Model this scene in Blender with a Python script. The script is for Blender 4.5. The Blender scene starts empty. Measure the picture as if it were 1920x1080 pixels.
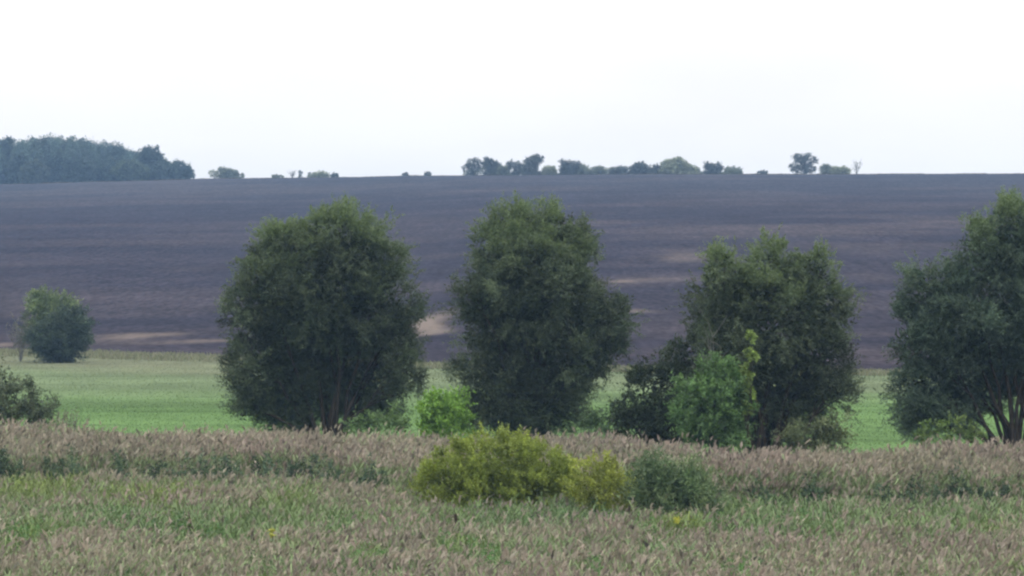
import bpy, math, random
import numpy as np
from mathutils import Vector
R = math.radians
rng = np.random.default_rng(7)
random.seed(7)

# ------------------------------------------------------------------ camera, sky, sun, exposure
sc = bpy.context.scene
EYE, F, HY = 9.0, 7340.0, 500.0          # eye height, focal length and horizon row in photograph pixels
cam_d = bpy.data.cameras.new('camera'); cam = bpy.data.objects.new('camera', cam_d)
sc.collection.objects.link(cam); sc.camera = cam
cam.location = (0, 0, EYE)
cam.rotation_euler = (R(90) - math.atan(40 / F), 0, 0)
cam_d.sensor_width = 36; cam_d.lens = 36 * F / 1920
cam_d.clip_start = .5; cam_d.clip_end = 20000

w = bpy.data.worlds.new('World'); sc.world = w; w.use_nodes = True
nt = w.node_tree; N = nt.nodes; L = nt.links; N.clear()
SUN_EL, SUN_AZ = R(52), R(62)            # high, from the right and a little behind the trees
bg = N.new('ShaderNodeBackground'); bg.inputs['Strength'].default_value = .1
out = N.new('ShaderNodeOutputWorld'); L.new(bg.outputs[0], out.inputs[0])
sky = N.new('ShaderNodeTexSky'); sky.sky_type = 'NISHITA'; sky.sun_disc = False
sky.sun_elevation = SUN_EL; sky.sun_rotation = SUN_AZ
tc = N.new('ShaderNodeTexCoord'); sp = N.new('ShaderNodeSeparateXYZ'); L.new(tc.outputs['Generated'], sp.inputs[0])
mr = N.new('ShaderNodeMapRange'); L.new(sp.outputs['Z'], mr.inputs['Value'])
mr.inputs['From Min'].default_value = 0; mr.inputs['From Max'].default_value = 1
mr.inputs['To Min'].default_value = 10.0; mr.inputs['To Max'].default_value = 31.0
mp = N.new('ShaderNodeMapping'); mp.inputs['Scale'].default_value = (5, 5, 16); L.new(tc.outputs['Generated'], mp.inputs[0])
nz = N.new('ShaderNodeTexNoise'); nz.inputs['Scale'].default_value = 1.6; nz.inputs['Detail'].default_value = 4; L.new(mp.outputs[0], nz.inputs['Vector'])
mr2 = N.new('ShaderNodeMapRange'); L.new(nz.outputs['Fac'], mr2.inputs['Value'])
mr2.inputs['From Min'].default_value = .3; mr2.inputs['From Max'].default_value = .7
mr2.inputs['To Min'].default_value = .95; mr2.inputs['To Max'].default_value = 1.05
mu = N.new('ShaderNodeMath'); mu.operation = 'MULTIPLY'; L.new(mr.outputs[0], mu.inputs[0]); L.new(mr2.outputs[0], mu.inputs[1])
vm = N.new('ShaderNodeVectorMath'); vm.operation = 'SCALE'; vm.inputs[0].default_value = (1.015, .997, .985); L.new(mu.outputs[0], vm.inputs['Scale'])
mx = N.new('ShaderNodeMixRGB'); mx.inputs['Fac'].default_value = .97
L.new(sky.outputs[0], mx.inputs[1]); L.new(vm.outputs[0], mx.inputs[2]); L.new(mx.outputs[0], bg.inputs['Color'])

sun_d = bpy.data.lights.new('sun', 'SUN'); sun_d.energy = 1.1; sun_d.angle = R(25); sun_d.color = (1, .96, .9)
sun = bpy.data.objects.new('sun', sun_d); sc.collection.objects.link(sun)
sdir = Vector((math.sin(SUN_AZ) * math.cos(SUN_EL), math.cos(SUN_AZ) * math.cos(SUN_EL) * .3, math.sin(SUN_EL)))
sun.rotation_euler = sdir.to_track_quat('Z', 'Y').to_euler()

sc.view_settings.view_transform = 'Standard'; sc.view_settings.look = 'None'
sc.view_settings.exposure = 0; sc.view_settings.gamma = 1
sc.render.engine = 'CYCLES'
sc.cycles.max_bounces = 6; sc.cycles.diffuse_bounces = 3; sc.cycles.transmission_bounces = 3
sc.cycles.glossy_bounces = 1; sc.cycles.volume_bounces = 1
sc.cycles.pixel_filter_type = 'BLACKMAN_HARRIS'; sc.cycles.filter_width = 2.35

# ------------------------------------------------------------------ helpers
def tag(o, label=None, cat=None, group=None, kind=None):
    if label: o['label'] = label
    if cat: o['category'] = cat
    if group: o['group'] = group
    if kind: o['kind'] = kind
    return o

def mesh_obj(name, verts, faces, mat, col=None, parent=None, smooth=False):
    """verts (n,3); faces (m,k) all of one size; col (n,3) -> attribute 'Col'"""
    verts = np.asarray(verts, dtype=np.float32); faces = np.asarray(faces, dtype=np.int32)
    me = bpy.data.meshes.new(name)
    k = faces.shape[1]; m = len(faces)
    me.vertices.add(len(verts)); me.vertices.foreach_set('co', verts.ravel())
    me.loops.add(m * k); me.loops.foreach_set('vertex_index', faces.ravel())
    me.polygons.add(m); me.polygons.foreach_set('loop_start', np.arange(0, m * k, k, dtype=np.int32))
    if smooth: me.polygons.foreach_set('use_smooth', np.ones(m, dtype=bool))
    if col is not None:
        a = me.color_attributes.new('Col', 'FLOAT_COLOR', 'POINT')
        c4 = np.ones((len(verts), 4), dtype=np.float32); c4[:, :col.shape[1]] = col
        a.data.foreach_set('color', c4.ravel())
    me.update(calc_edges=True)
    me.materials.append(mat)
    o = bpy.data.objects.new(name, me); sc.collection.objects.link(o)
    if parent: o.parent = parent
    return o

def thing(name, label, cat, loc, group=None):
    o = bpy.data.objects.new(name, None); sc.collection.objects.link(o)
    o.location = loc; o.empty_display_size = .5
    return tag(o, label, cat, group)

def tg(r, size):
    return np.clip(r.normal(size=size), -1.7, 1.7)
def unit(v):
    return v / np.maximum(np.linalg.norm(v, axis=-1, keepdims=True), 1e-9)

def hash2(ix, iy, s):
    h = np.sin(ix * 127.1 + iy * 311.7 + s * 74.7) * 43758.5453
    return h - np.floor(h)
def noise2(x, y, s=0):
    ix, iy = np.floor(x), np.floor(y); fx, fy = x - ix, y - iy
    fx = fx * fx * (3 - 2 * fx); fy = fy * fy * (3 - 2 * fy)
    a, b = hash2(ix, iy, s), hash2(ix + 1, iy, s); c, d = hash2(ix, iy + 1, s), hash2(ix + 1, iy + 1, s)
    return (a * (1 - fx) + b * fx) * (1 - fy) + (c * (1 - fx) + d * fx) * fy
def fbm(x, y, s=0, o=4):
    t, a, n = 0, .5, 0
    for i in range(o):
        t = t + a * noise2(x * 2 ** i, y * 2 ** i, s + i); n += a; a *= .5
    return t / n
def sstep(a, b, x):
    t = np.clip((x - a) / (b - a), 0, 1); return t * t * (3 - 2 * t)

# ------------------------------------------------------------------ lie of the land
BX = np.array([-900, -300, -54, -43, -27.7, -6, 11, 29, 42.5, 300, 900.])
BY = np.array([700, 480, 413, 402, 384, 351, 339, 330, 325, 300, 300.])
def border(X): return np.interp(X, BX, BY) + 1.5 * (fbm(X / 6, X * 0, 3) - .5)
TT = np.arange(0, 3001, 5.)
sl = np.interp(TT, [0, 140, 840, 1250, 1700, 3000], [.006, .0465, .0465, -.035, -.01, 0])
ZZ = np.concatenate([[0], np.cumsum((sl[1:] + sl[:-1]) / 2 * 5)])
MX = np.array([-400, -175, -135, -109, -38, 0, 100, 175, 400.]); MM = np.ones(9)
def crest_mult(X): return np.interp(X, MX, MM)
def land(X, Y):
    X = np.asarray(X, float); Y = np.asarray(Y, float)
    z = np.interp(Y - border(X), TT, ZZ) * crest_mult(X)
    z = z + 7.4 * (1 - sstep(-15, 62, Y))                       # the bank the viewer stands on
    und = (fbm(X / 60 + 5, Y / 90, 11) - .5) * 1.1 * sstep(20, 160, Y - border(X)) * (1 - sstep(750, 900, Y - border(X)))
    return z + und
def skyline(X0):
    """row (photograph pixels) and distance of the crest seen along the direction through X0 at 1350 m"""
    d = np.arange(900, 1800, 4.); X = X0 / 1350 * d
    y = HY - (land(X, d) - EYE) / d * F
    i = np.argmin(y); return y[i], d[i]
want = np.interp(MX / 1350 * F + 960, [-800, 0, 200, 365, 750, 1500, 1920, 3000], [370, 346, 341, 336, 330, 327, 326, 330])
for it in range(6):
    for i in range(len(MX)):
        y, d = skyline(MX[i]); MM[i] *= ((HY - want[i]) / F * d + EYE) / ((HY - y) / F * d + EYE)
def crest_at(px):
    X0 = (px - 960) / F * 1350; y, d = skyline(X0); return y, d
def at(px, py, d): return np.array([(px - 960) / F * d, d, EYE - (py - HY) / F * d])
def hill_at(px, py):
    d = np.arange(300, 1500, 2.); X = (px - 960) / F * d
    y = HY - (land(X, d) - EYE) / d * F
    y = np.minimum.accumulate(y); i = np.argmax(y <= py); return X[i], d[i]

# ------------------------------------------------------------------ materials
def new_mat(name):
    m = bpy.data.materials.new(name); m.use_nodes = True; m.node_tree.nodes.clear(); return m, m.node_tree.nodes, m.node_tree.links
def leaf_mat(name, trans=.3, rough=.6):
    m, n, l = new_mat(name)
    at_ = n.new('ShaderNodeAttribute'); at_.attribute_name = 'Col'
    p = n.new('ShaderNodeBsdfPrincipled'); p.inputs['Roughness'].default_value = rough; p.inputs['Specular IOR Level'].default_value = .25
    t = n.new('ShaderNodeBsdfTranslucent'); mi = n.new('ShaderNodeMixShader'); mi.inputs[0].default_value = trans
    hs = n.new('ShaderNodeHueSaturation'); hs.inputs['Saturation'].default_value = 1.15; hs.inputs['Value'].default_value = 1.2
    o = n.new('ShaderNodeOutputMaterial')
    l.new(at_.outputs['Color'], p.inputs['Base Color']); l.new(at_.outputs['Color'], hs.inputs['Color']); l.new(hs.outputs[0], t.inputs['Color'])
    l.new(p.outputs[0], mi.inputs[1]); l.new(t.outputs[0], mi.inputs[2]); l.new(mi.outputs[0], o.inputs[0])
    return m
M_leaf = leaf_mat('foliage'); M_reed = leaf_mat('reed', .2, .8); M_grass = leaf_mat('grass', .3, .7)
def noise_mat(name, c1, c2, scale, rough=.95, bump=.3, sc3=(1, 1, 1)):
    m, n, l = new_mat(name)
    tc = n.new('ShaderNodeTexCoord'); mp = n.new('ShaderNodeMapping'); mp.inputs['Scale'].default_value = sc3; l.new(tc.outputs['Object'], mp.inputs[0])
    no = n.new('ShaderNodeTexNoise'); no.inputs['Scale'].default_value = scale; no.inputs['Detail'].default_value = 6; l.new(mp.outputs[0], no.inputs['Vector'])
    cr = n.new('ShaderNodeValToRGB'); cr.color_ramp.elements[0].color = (*c1, 1); cr.color_ramp.elements[1].color = (*c2, 1)
    cr.color_ramp.elements[0].position = .3; cr.color_ramp.elements[1].position = .7; l.new(no.outputs['Fac'], cr.inputs[0])
    p = n.new('ShaderNodeBsdfPrincipled'); p.inputs['Roughness'].default_value = rough; p.inputs['Specular IOR Level'].default_value = .1
    b = n.new('ShaderNodeBump'); b.inputs['Strength'].default_value = bump; b.inputs['Distance'].default_value = .05; l.new(no.outputs['Fac'], b.inputs['Height'])
    l.new(cr.outputs[0], p.inputs['Base Color']); l.new(b.outputs[0], p.inputs['Normal'])
    o = n.new('ShaderNodeOutputMaterial'); l.new(p.outputs[0], o.inputs[0]); return m
M_bark = noise_mat('bark', (.018, .015, .011), (.06, .05, .04), 5, sc3=(3, 3, .7))
M_twig = noise_mat('grey_twig', (.09, .09, .085), (.16, .16, .15), 5)
M_marsh = noise_mat('marsh_soil', (.035, .04, .02), (.07, .075, .04), 1.3)
def ground_mat(name, layers, bump=.5):
    """Col attribute times layered noise: layers = (scale xyz, noise scale, low, high)"""
    m, n, l = new_mat(name)
    at_ = n.new('ShaderNodeAttribute'); at_.attribute_name = 'Col'; cur = at_.outputs['Color']; tc = n.new('ShaderNodeTexCoord'); last = None
    for (s3, s, lo, hi) in layers:
        mp = n.new('ShaderNodeMapping'); mp.inputs['Scale'].default_value = s3; l.new(tc.outputs['Object'], mp.inputs[0])
        no = n.new('ShaderNodeTexNoise'); no.inputs['Scale'].default_value = s; no.inputs['Detail'].default_value = 5; l.new(mp.outputs[0], no.inputs['Vector'])
        mr = n.new('ShaderNodeMapRange'); mr.inputs['From Min'].default_value = .3; mr.inputs['From Max'].default_value = .7
        mr.inputs['To Min'].default_value = lo; mr.inputs['To Max'].default_value = hi; l.new(no.outputs['Fac'], mr.inputs['Value'])
        v = n.new('ShaderNodeVectorMath'); v.operation = 'SCALE'; l.new(cur, v.inputs[0]); l.new(mr.outputs[0], v.inputs['Scale']); cur = v.outputs[0]; last = no
    p = n.new('ShaderNodeBsdfPrincipled'); p.inputs['Roughness'].default_value = 1; p.inputs['Specular IOR Level'].default_value = 0
    b = n.new('ShaderNodeBump'); b.inputs['Strength'].default_value = bump; b.inputs['Distance'].default_value = .12; l.new(last.outputs['Fac'], b.inputs['Height'])
    l.new(cur, p.inputs['Base Color']); l.new(b.outputs[0], p.inputs['Normal'])
    o = n.new('ShaderNodeOutputMaterial'); l.new(p.outputs[0], o.inputs[0]); return m
M_soil = ground_mat('ploughed_soil', [((.02, .012, 1), 1.0, .88, 1.12), ((.12, .05, .2), 1.0, .9, 1.1), ((.5, .1, 1), 1.0, .82, 1.18), ((1.3, .3, 1), 1.0, .6, 1.42)])
def clay_on(m):
    n, l = m.node_tree.nodes, m.node_tree.links
    p = next(x for x in n if x.type == 'BSDF_PRINCIPLED'); src = p.inputs['Base Color'].links[0].from_socket; tc = next(x for x in n if x.type == 'TEX_COORD')
    a = n.new('ShaderNodeAttribute'); a.attribute_name = 'Col'; cur = a.outputs['Alpha']
    for s3, amp in (((.14, .03, .1), .55), ((.9, .14, .5), .5)):
        mp = n.new('ShaderNodeMapping'); mp.inputs['Scale'].default_value = s3; l.new(tc.outputs['Object'], mp.inputs[0])
        no = n.new('ShaderNodeTexNoise'); no.inputs['Scale'].default_value = 1; no.inputs['Detail'].default_value = 6; l.new(mp.outputs[0], no.inputs['Vector'])
        ma = n.new('ShaderNodeMath'); ma.operation = 'MULTIPLY_ADD'; ma.inputs[1].default_value = amp * 2; ma.inputs[2].default_value = 1 - amp; l.new(no.outputs['Fac'], ma.inputs[0])
        mm = n.new('ShaderNodeMath'); mm.operation = 'MULTIPLY'; l.new(ma.outputs[0], mm.inputs[0]); l.new(cur, mm.inputs[1]); cur = mm.outputs[0]
    mr = n.new('ShaderNodeMapRange'); mr.interpolation_type = 'SMOOTHSTEP'; mr.inputs['From Min'].default_value = .06; mr.inputs['From Max'].default_value = .95; mr.inputs['To Max'].default_value = .8; l.new(cur, mr.inputs['Value'])
    mx = n.new('ShaderNodeMixRGB'); l.new(mr.outputs[0], mx.inputs['Fac']); l.new(src, mx.inputs[1]); mx.inputs[2].default_value = (.150, .122, .100, 1); l.new(mx.outputs[0], p.inputs['Base Color'])
clay_on(M_soil)
M_meadow = ground_mat('meadow_turf', [((.03, .06, 1), 1.0, .85, 1.15), ((.25, .12, 1), 1.0, .88, 1.12), ((3, 1.2, 1), 1.0, .88, 1.12)])

# ------------------------------------------------------------------ ground sheets (they share their edges)
XS = np.unique(np.concatenate([-np.geomspace(240, 2500, 14)[::-1], np.arange(-240, 241, 1.5), np.geomspace(240, 2500, 14)]))
def sheet(name, rows, mat, colf=None):
    """rows: list of functions/arrays Y(X)"""
    Y = np.array(rows); X = np.broadcast_to(XS, Y.shape); Z = land(X, Y)
    V = np.stack([X, Y, Z], -1).reshape(-1, 3); nx = len(XS); ny = len(Y)
    i = np.arange((ny - 1) * (nx - 1)); r, c = i // (nx - 1), i % (nx - 1); a = r * nx + c
    col = colf(V[:, 0], V[:, 1]) if colf else None
    return mesh_obj(name, V, np.stack([a, a + 1, a + nx + 1, a + nx], -1), mat, col, smooth=True)
B = border(XS); E0 = np.full_like(XS, 176.)
g = sheet('ground', [np.full_like(XS, y) for y in np.concatenate([np.arange(-400, 0, 50), np.arange(0, 176, 8), [176]])], M_marsh)
tag(g, 'dark damp earth under the reeds and marsh plants', 'ground', kind='structure')

def mix(c, d, t): return np.asarray(c) * (1 - t[:, None]) + np.asarray(d) * t[:, None]
def meadow_col(X, Y):
    """turf colour: fresh green near, greyer beyond, straw coloured towards the plough"""
    py = HY + EYE / np.maximum(Y, 1) * F; t = Y - border(X)
    c = mix((.090, .150, .056), (.108, .142, .076), sstep(240, 300, Y + 30 * (fbm(X / 30, Y / 12, 5) - .5)))
    c = mix(c, (.06, .12, .034), .75 * np.clip(sstep(.58, .75, fbm(X / 22, Y / 5, 8)) * (1 - sstep(270, 300, Y)), 0, 1)) if False else c
    g = sstep(.5, .72, fbm(X / 25, Y / 6, 8)) * (1 - sstep(262, 300, Y)); c = c * (1 - g[:, None] * .2); ln_ = sstep(.62, .7, fbm(X / 18, Y / 1.6, 15)) * (Y > 200); c = c * (1 - ln_[:, None] * .22)
    left = 1 - sstep(-38, 0, X)
    dry = sstep(-75 - 0 * X, -35, t + 22 * (fbm(X / 14, Y / 14, 9) - .5)) * (.3 + .7 * left)
    dryn = np.clip(dry * (.6 + .5 * fbm(X / 12, Y / 10, 12)), 0, .85)
    return mix(c, (.122, .128, .082), dryn)
rowsM = [E0 * (1 - u) + B * u for u in np.linspace(0, 1, 160)]
m_ = sheet('meadow', rowsM, M_meadow, meadow_col); tag(m_, 'mown green meadow between the willows and the ploughed hill', 'meadow', kind='structure')

# pale clay and straw showing on the plough land: (photo x, y, half width, half height, strength)
patches = [(828, 603, 45, 11, 1.05), (822, 622, 40, 7, .8), (850, 585, 22, 7, .5), (240, 630, 95, 5, .55), (310, 642, 110, 5, .35), (15, 645, 45, 5, .65), (200, 640, 60, 6, .3),
           (1285, 483, 90, 13, .6), (1210, 527, 70, 6, .3), (1165, 529, 22, 2.5, .5), (1240, 520, 110, 12, .25), (1215, 584, 60, 3.5, .42), (1195, 583, 20, 2, .4), (1270, 425, 90, 8, .22), (1430, 425, 90, 10, .14), (1650, 470, 80, 12, .3),
           (1650, 520, 90, 12, .3), (1240, 660, 80, 12, .22), (1640, 660, 90, 14, .2), (1250, 620, 60, 6, .15), (340, 505, 90, 8, .16), (60, 575, 90, 6, .22), (800, 485, 60, 8, .2), (560, 640, 90, 9, .18), (60, 590, 50, 5, .2), (380, 640, 50, 3, .3), (740, 455, 60, 7, .1), (1700, 410, 120, 9, .12)]
PW = []
for (px, py, wx, wy, s) in patches:
    X0, Y0 = hill_at(px, py); _, Ya = hill_at(px, py - wy); _, Yb = hill_at(px, py + wy)
    PW.append((X0, Y0, wx / F * Y0, max((Ya - Yb) / 2, 5), s))
def soil_col(X, Y):
    t = Y - border(X)
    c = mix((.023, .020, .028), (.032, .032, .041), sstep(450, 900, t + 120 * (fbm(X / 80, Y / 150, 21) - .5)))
    tan = np.zeros_like(X)
    wob = 14 * (fbm(X / 9, Y / 40, 31) - .5); wy_ = 30 * (fbm(X / 12, Y / 30, 33) - .5)
    for (x0, y0, rx, ry, s) in PW:
        q = ((X - x0 + wob * rx / 6) / rx) ** 2 + ((Y - y0 + wy_ * ry / 20) / ry) ** 2
        tan += s * np.exp(-q ** 1.3)
    tan = np.clip(tan * np.where(X > 4, .68, .9), 0, 1)
    broad = .14 * sstep(.5, .7, fbm(X / 60, Y / 55, 41)) + .05 * sstep(.4, .7, fbm(X / 90, Y / 24, 43))
    broad = broad + .5 * np.clip(tan, 0, 1) + .16 * sstep(.45, .7, fbm(X / 45, Y / 30, 47)) * sstep(-5, 25, X) * (1 - sstep(450, 800, t))
    c = mix(c, (.10, .078, .072), np.clip(broad, 0, 1))
    edge = np.exp(-np.maximum(t, 0) / 5) * .4
    return np.concatenate([mix(c, (.10, .085, .06), edge), tan[:, None]], 1)
rowsH = [B + t for t in np.concatenate([[0, 2, 4, 7], np.arange(10, 240, 3), np.arange(240, 1100, 3.5), np.arange(1100, 1400, 12), np.arange(1400, 3000, 200)])]
h_ = sheet('ploughed_field', rowsH, M_soil, soil_col); tag(h_, 'dark ploughed hillside with pale clay streaks rising to the skyline', 'field', kind='structure')

# ------------------------------------------------------------------ leaves, twigs, trunks
def leaves(P, D, ln, wd, col, rgen=rng):
    """one small triangular leaf per row"""
    n = len(P); S = unit(np.cross(D, rgen.normal(size=(n, 3))))
    ln = np.broadcast_to(ln, n)[:, None]; wd = np.broadcast_to(wd, n)[:, None]
    V = np.stack([P - S * wd / 2, P + S * wd / 2, P + D * ln], 1).reshape(-1, 3)
    return V, np.arange(3 * n).reshape(-1, 3), np.repeat(col, 3, axis=0)

def tube(pts, rad, sides=6):
    pts = np.asarray(pts, float); n = len(pts); T = unit(np.gradient(pts, axis=0))
    up = np.where(np.abs(T[:, 2:3]) > .9, [[1., 0, 0]], [[0, 0, 1.]]); A = unit(np.cross(T, up)); Bv = np.cross(T, A)
    a = np.linspace(0, 2 * np.pi, sides, endpoint=False)
    V = pts[:, None] + (A[:, None] * np.cos(a)[None, :, None] + Bv[:, None] * np.sin(a)[None, :, None]) * np.asarray(rad)[:, None, None]
    Fc = []
    for i in range(n - 1):
        for j in range(sides):
            k = (j + 1) % sides; Fc.append((i * sides + j, i * sides + k, (i + 1) * sides + k, (i + 1) * sides + j))
    return V.reshape(-1, 3), np.array(Fc)
def join(parts):
    V, Fc, o = [], [], 0
    for v, f in parts: V.append(v); Fc.append(f + o); o += len(v)
    return np.concatenate(V), np.concatenate(Fc)

def curve(a, b, sag=.15, n=6, wob=.12):
    a, b = np.asarray(a, float), np.asarray(b, float); t = np.linspace(0, 1, n)[:, None]; Ln = np.linalg.norm(b - a)
    p = a + (b - a) * t; p[:, 2:3] += np.sin(t * np.pi) * Ln * sag
    p[1:-1] += rng.normal(size=(n - 2, 3)) * wob * Ln / n; return p

def make_tree(name, label, cat, base, lobes, color, color2=None, leaf=(.15, .05), clump_r=.55, cl_den=.9, shoots=15, nl=14, slen=.9,
              up=.45, droop=.15, stems=1, trunk_r=.2, core=.35, group=None, seed=0, top_tint=None, twigs=True, var=.22, crown='crown', spread=.5, bark=None, airy=.0, bumpy=.3):
    """lobes in world metres (x,y,z,rx,ry,rz); parts: trunk, crown"""
    r = np.random.default_rng(seed + 100); base = np.asarray(base, float)
    root = thing(name, label, cat, tuple(base), group)
    lo = np.array(lobes, float); C, O, Rn = [], [], []
    zmin, zmax = (lo[:, 2] - lo[:, 5]).min(), (lo[:, 2] + lo[:, 5]).max()
    for k, (x, y, z, a, b, c) in enumerate(lo):
        area = 4 * np.pi * ((a * b) ** 1.6 / 3 + (a * c) ** 1.6 / 3 + (b * c) ** 1.6 / 3) ** (1 / 1.6)
        n = max(6, int(area * cl_den)); u = unit(r.normal(size=(n, 3)))
        bb = .5 + .5 * np.sin(u[:, :1] * 5.3 + k * 1.7 + seed) * np.sin(u[:, 1:2] * 4.7 + k * 2.9) + .35 * np.sin(u[:, 2:3] * 7.9 + k * 3.1 + seed)
        q = u * (1 - bumpy * (1 - np.clip(bb, 0, 1.1)) + r.uniform(-.09, .07, (n, 1))); P = np.array([x, y, z]) + q * [a, b, c]
        ok = P[:, 2] > base[2] + .15
        for j, (x2, y2, z2, a2, b2, c2) in enumerate(lo):
            if j != k: ok &= (((P - [x2, y2, z2]) / [a2, b2, c2]) ** 2).sum(1) > .5
        C.append(P[ok]); O.append(unit(u[ok] / [a, b, c]))
    C = np.concatenate(C); O = np.concatenate(O); n = len(C)
    if airy: keep = r.random(n) > airy; C, O = C[keep], O[keep]; n = len(C)
    cr = clump_r * r.uniform(.6, 1.3, n); tone = 1 + var * r.normal(size=n); hue = r.random(n)
    # shoots
    ns = n * shoots; ci = np.repeat(np.arange(n), shoots)
    So = C[ci] + tg(r, (ns, 3)) * cr[ci, None] * .42
    Sd = unit(O[ci] * .8 + [0, 0, up] + r.normal(size=(ns, 3)) * spread)
    Sl = slen * r.uniform(.5, 1.25, ns) * (.6 + .4 * cr[ci] / clump_r)
    li = np.repeat(np.arange(ns), nl); t = np.tile(np.linspace(.05, 1, nl), ns) + r.uniform(-.04, .04, ns * nl)
    P = So[li] + Sd[li] * (Sl[li] * t)[:, None]; P[:, 2] -= droop * Sl[li] * t ** 2
    P += r.normal(size=P.shape) * leaf[0] * .3
    D = unit(Sd[li] * .8 + r.normal(size=P.shape) * .65 - [0, 0, droop])
    ls = r.uniform(.7, 1.3, len(P))
    c1 = np.array(color); c2 = np.array(color2 if color2 is not None else np.array(color) * [1.35, 1.2, 1.3])
    hh = np.clip(hue[ci[li]] * .8 + r.normal(size=len(P)) * .25, 0, 1)[:, None]
    col = (c1 * (1 - hh) + c2 * hh) * np.clip(tone[ci[li]] + r.normal(size=len(P)) * .12, .4, 1.9)[:, None] * np.where(r.random(len(P)) < .03, 1.9, 1)[:, None]
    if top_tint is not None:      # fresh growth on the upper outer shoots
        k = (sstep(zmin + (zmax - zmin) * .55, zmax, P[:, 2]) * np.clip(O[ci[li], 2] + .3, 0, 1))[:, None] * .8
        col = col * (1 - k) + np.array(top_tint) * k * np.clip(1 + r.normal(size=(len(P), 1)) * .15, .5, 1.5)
    ok = P[:, 2] > base[2] + .02
    V1, F1, K1 = leaves(P[ok], D[ok], (leaf[0] * ls)[ok], (leaf[1] * ls)[ok], col[ok], r)
    # inner foliage
    parts = [(V1, F1)]; cols = [K1]
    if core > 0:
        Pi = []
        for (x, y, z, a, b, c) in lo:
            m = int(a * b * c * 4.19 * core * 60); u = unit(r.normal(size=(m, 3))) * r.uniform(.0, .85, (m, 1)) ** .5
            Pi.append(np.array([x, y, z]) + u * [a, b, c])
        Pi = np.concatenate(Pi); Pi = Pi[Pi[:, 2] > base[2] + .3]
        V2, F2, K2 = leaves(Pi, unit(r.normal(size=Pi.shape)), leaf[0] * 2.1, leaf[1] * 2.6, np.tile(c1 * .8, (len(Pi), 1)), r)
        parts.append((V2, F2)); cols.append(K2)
    V, Fc = join(parts)
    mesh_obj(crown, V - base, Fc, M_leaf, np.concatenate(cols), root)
    # stems and limbs
    tp = []
    order = np.argsort(lo[:, 2])
    for k in range(len(lo)):
        x, y, z, a, b, c = lo[order[k]]
        off = np.array([math.cos(k * 2.4), math.sin(k * 2.4), 0]) * trunk_r * (1.6 if stems > 1 else .15)
        tip = np.array([x, y, z + c * .25]); Ln = np.linalg.norm(tip - base)
        if stems > 1: p = curve(base + off, tip, .06, 7)
        else:
            mid = base + [0, 0, (zmin - base[2]) * .7 + .25 * (z - zmin) * .8]; p = np.concatenate([curve(base, mid, 0, 3, .03)[:-1], curve(mid, tip, .08, 5)])
        rr = trunk_r * (.62 if stems > 1 else .95) * np.linspace(1, .16, len(p)); rr[0] *= 1.25; tp.append(tube(p, rr, 7))
        if twigs:
            for q in range(7):
                s = p[r.integers(len(p) // 2, len(p))]; e = np.array([x, y, z]) + unit(r.normal(size=3)) * [a, b, c] * .9
                e[2] = max(e[2], base[2] + .5); tp.append(tube(curve(s, e, .05, 4), trunk_r * .2 * np.linspace(1, .2, 4), 4))
    V, Fc = join(tp); mesh_obj('trunk', V - base, Fc, bark or M_bark, None, root, smooth=True)
    return root

def plobes(lst, d, depth=1.0, seed=0, dj=1.0):
    """(photo x, y, rx, ry[, depth offset m]) at distance d -> metres"""
    r = random.Random(seed); o = []
    for l in lst:
        s = d / F; off = l[4] if len(l) > 4 else r.uniform(-dj, dj)
        x, y, z = at(l[0], l[1], d); o.append((x, y + off, z, l[2] * s, l[2] * s * depth, l[3] * s))
    return o
def base_of(px, d): X = (px - 960) / F * d; return (X, d, float(land(X, d)))

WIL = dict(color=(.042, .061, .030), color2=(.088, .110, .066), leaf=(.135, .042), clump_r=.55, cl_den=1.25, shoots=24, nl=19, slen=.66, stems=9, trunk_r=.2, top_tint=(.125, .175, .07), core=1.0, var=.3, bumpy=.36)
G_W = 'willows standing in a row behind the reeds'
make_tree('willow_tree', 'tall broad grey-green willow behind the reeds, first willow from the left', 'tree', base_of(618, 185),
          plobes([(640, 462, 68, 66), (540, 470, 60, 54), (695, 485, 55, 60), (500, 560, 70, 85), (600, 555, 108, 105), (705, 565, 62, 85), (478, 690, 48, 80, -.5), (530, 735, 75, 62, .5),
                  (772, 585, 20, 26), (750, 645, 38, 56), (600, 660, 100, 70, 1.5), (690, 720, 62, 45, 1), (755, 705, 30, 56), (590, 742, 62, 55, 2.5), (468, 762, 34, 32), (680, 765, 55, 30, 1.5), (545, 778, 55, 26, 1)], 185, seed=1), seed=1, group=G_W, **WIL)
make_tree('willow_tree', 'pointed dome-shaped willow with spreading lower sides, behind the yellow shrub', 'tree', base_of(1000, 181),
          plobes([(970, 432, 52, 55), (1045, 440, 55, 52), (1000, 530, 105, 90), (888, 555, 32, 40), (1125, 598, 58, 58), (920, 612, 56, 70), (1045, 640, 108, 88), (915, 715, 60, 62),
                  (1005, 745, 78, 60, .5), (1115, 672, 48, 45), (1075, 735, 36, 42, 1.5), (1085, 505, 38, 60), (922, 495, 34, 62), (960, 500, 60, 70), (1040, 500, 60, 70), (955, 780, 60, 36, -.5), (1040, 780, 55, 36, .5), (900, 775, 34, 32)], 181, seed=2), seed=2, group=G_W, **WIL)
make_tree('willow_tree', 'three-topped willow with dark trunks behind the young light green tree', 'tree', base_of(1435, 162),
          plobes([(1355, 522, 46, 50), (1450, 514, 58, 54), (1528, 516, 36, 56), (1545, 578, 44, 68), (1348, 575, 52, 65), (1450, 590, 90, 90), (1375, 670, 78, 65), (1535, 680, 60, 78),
                  (1470, 730, 75, 50, 1), (1562, 742, 28, 30), (1380, 760, 40, 60, 1.0), (1440, 770, 50, 40, 1.5), (1520, 760, 36, 32, 1), (1435, 815, 42, 34, 1), (1475, 790, 30, 30, .5)], 162, seed=3), seed=3, group=G_W, **WIL)
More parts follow.
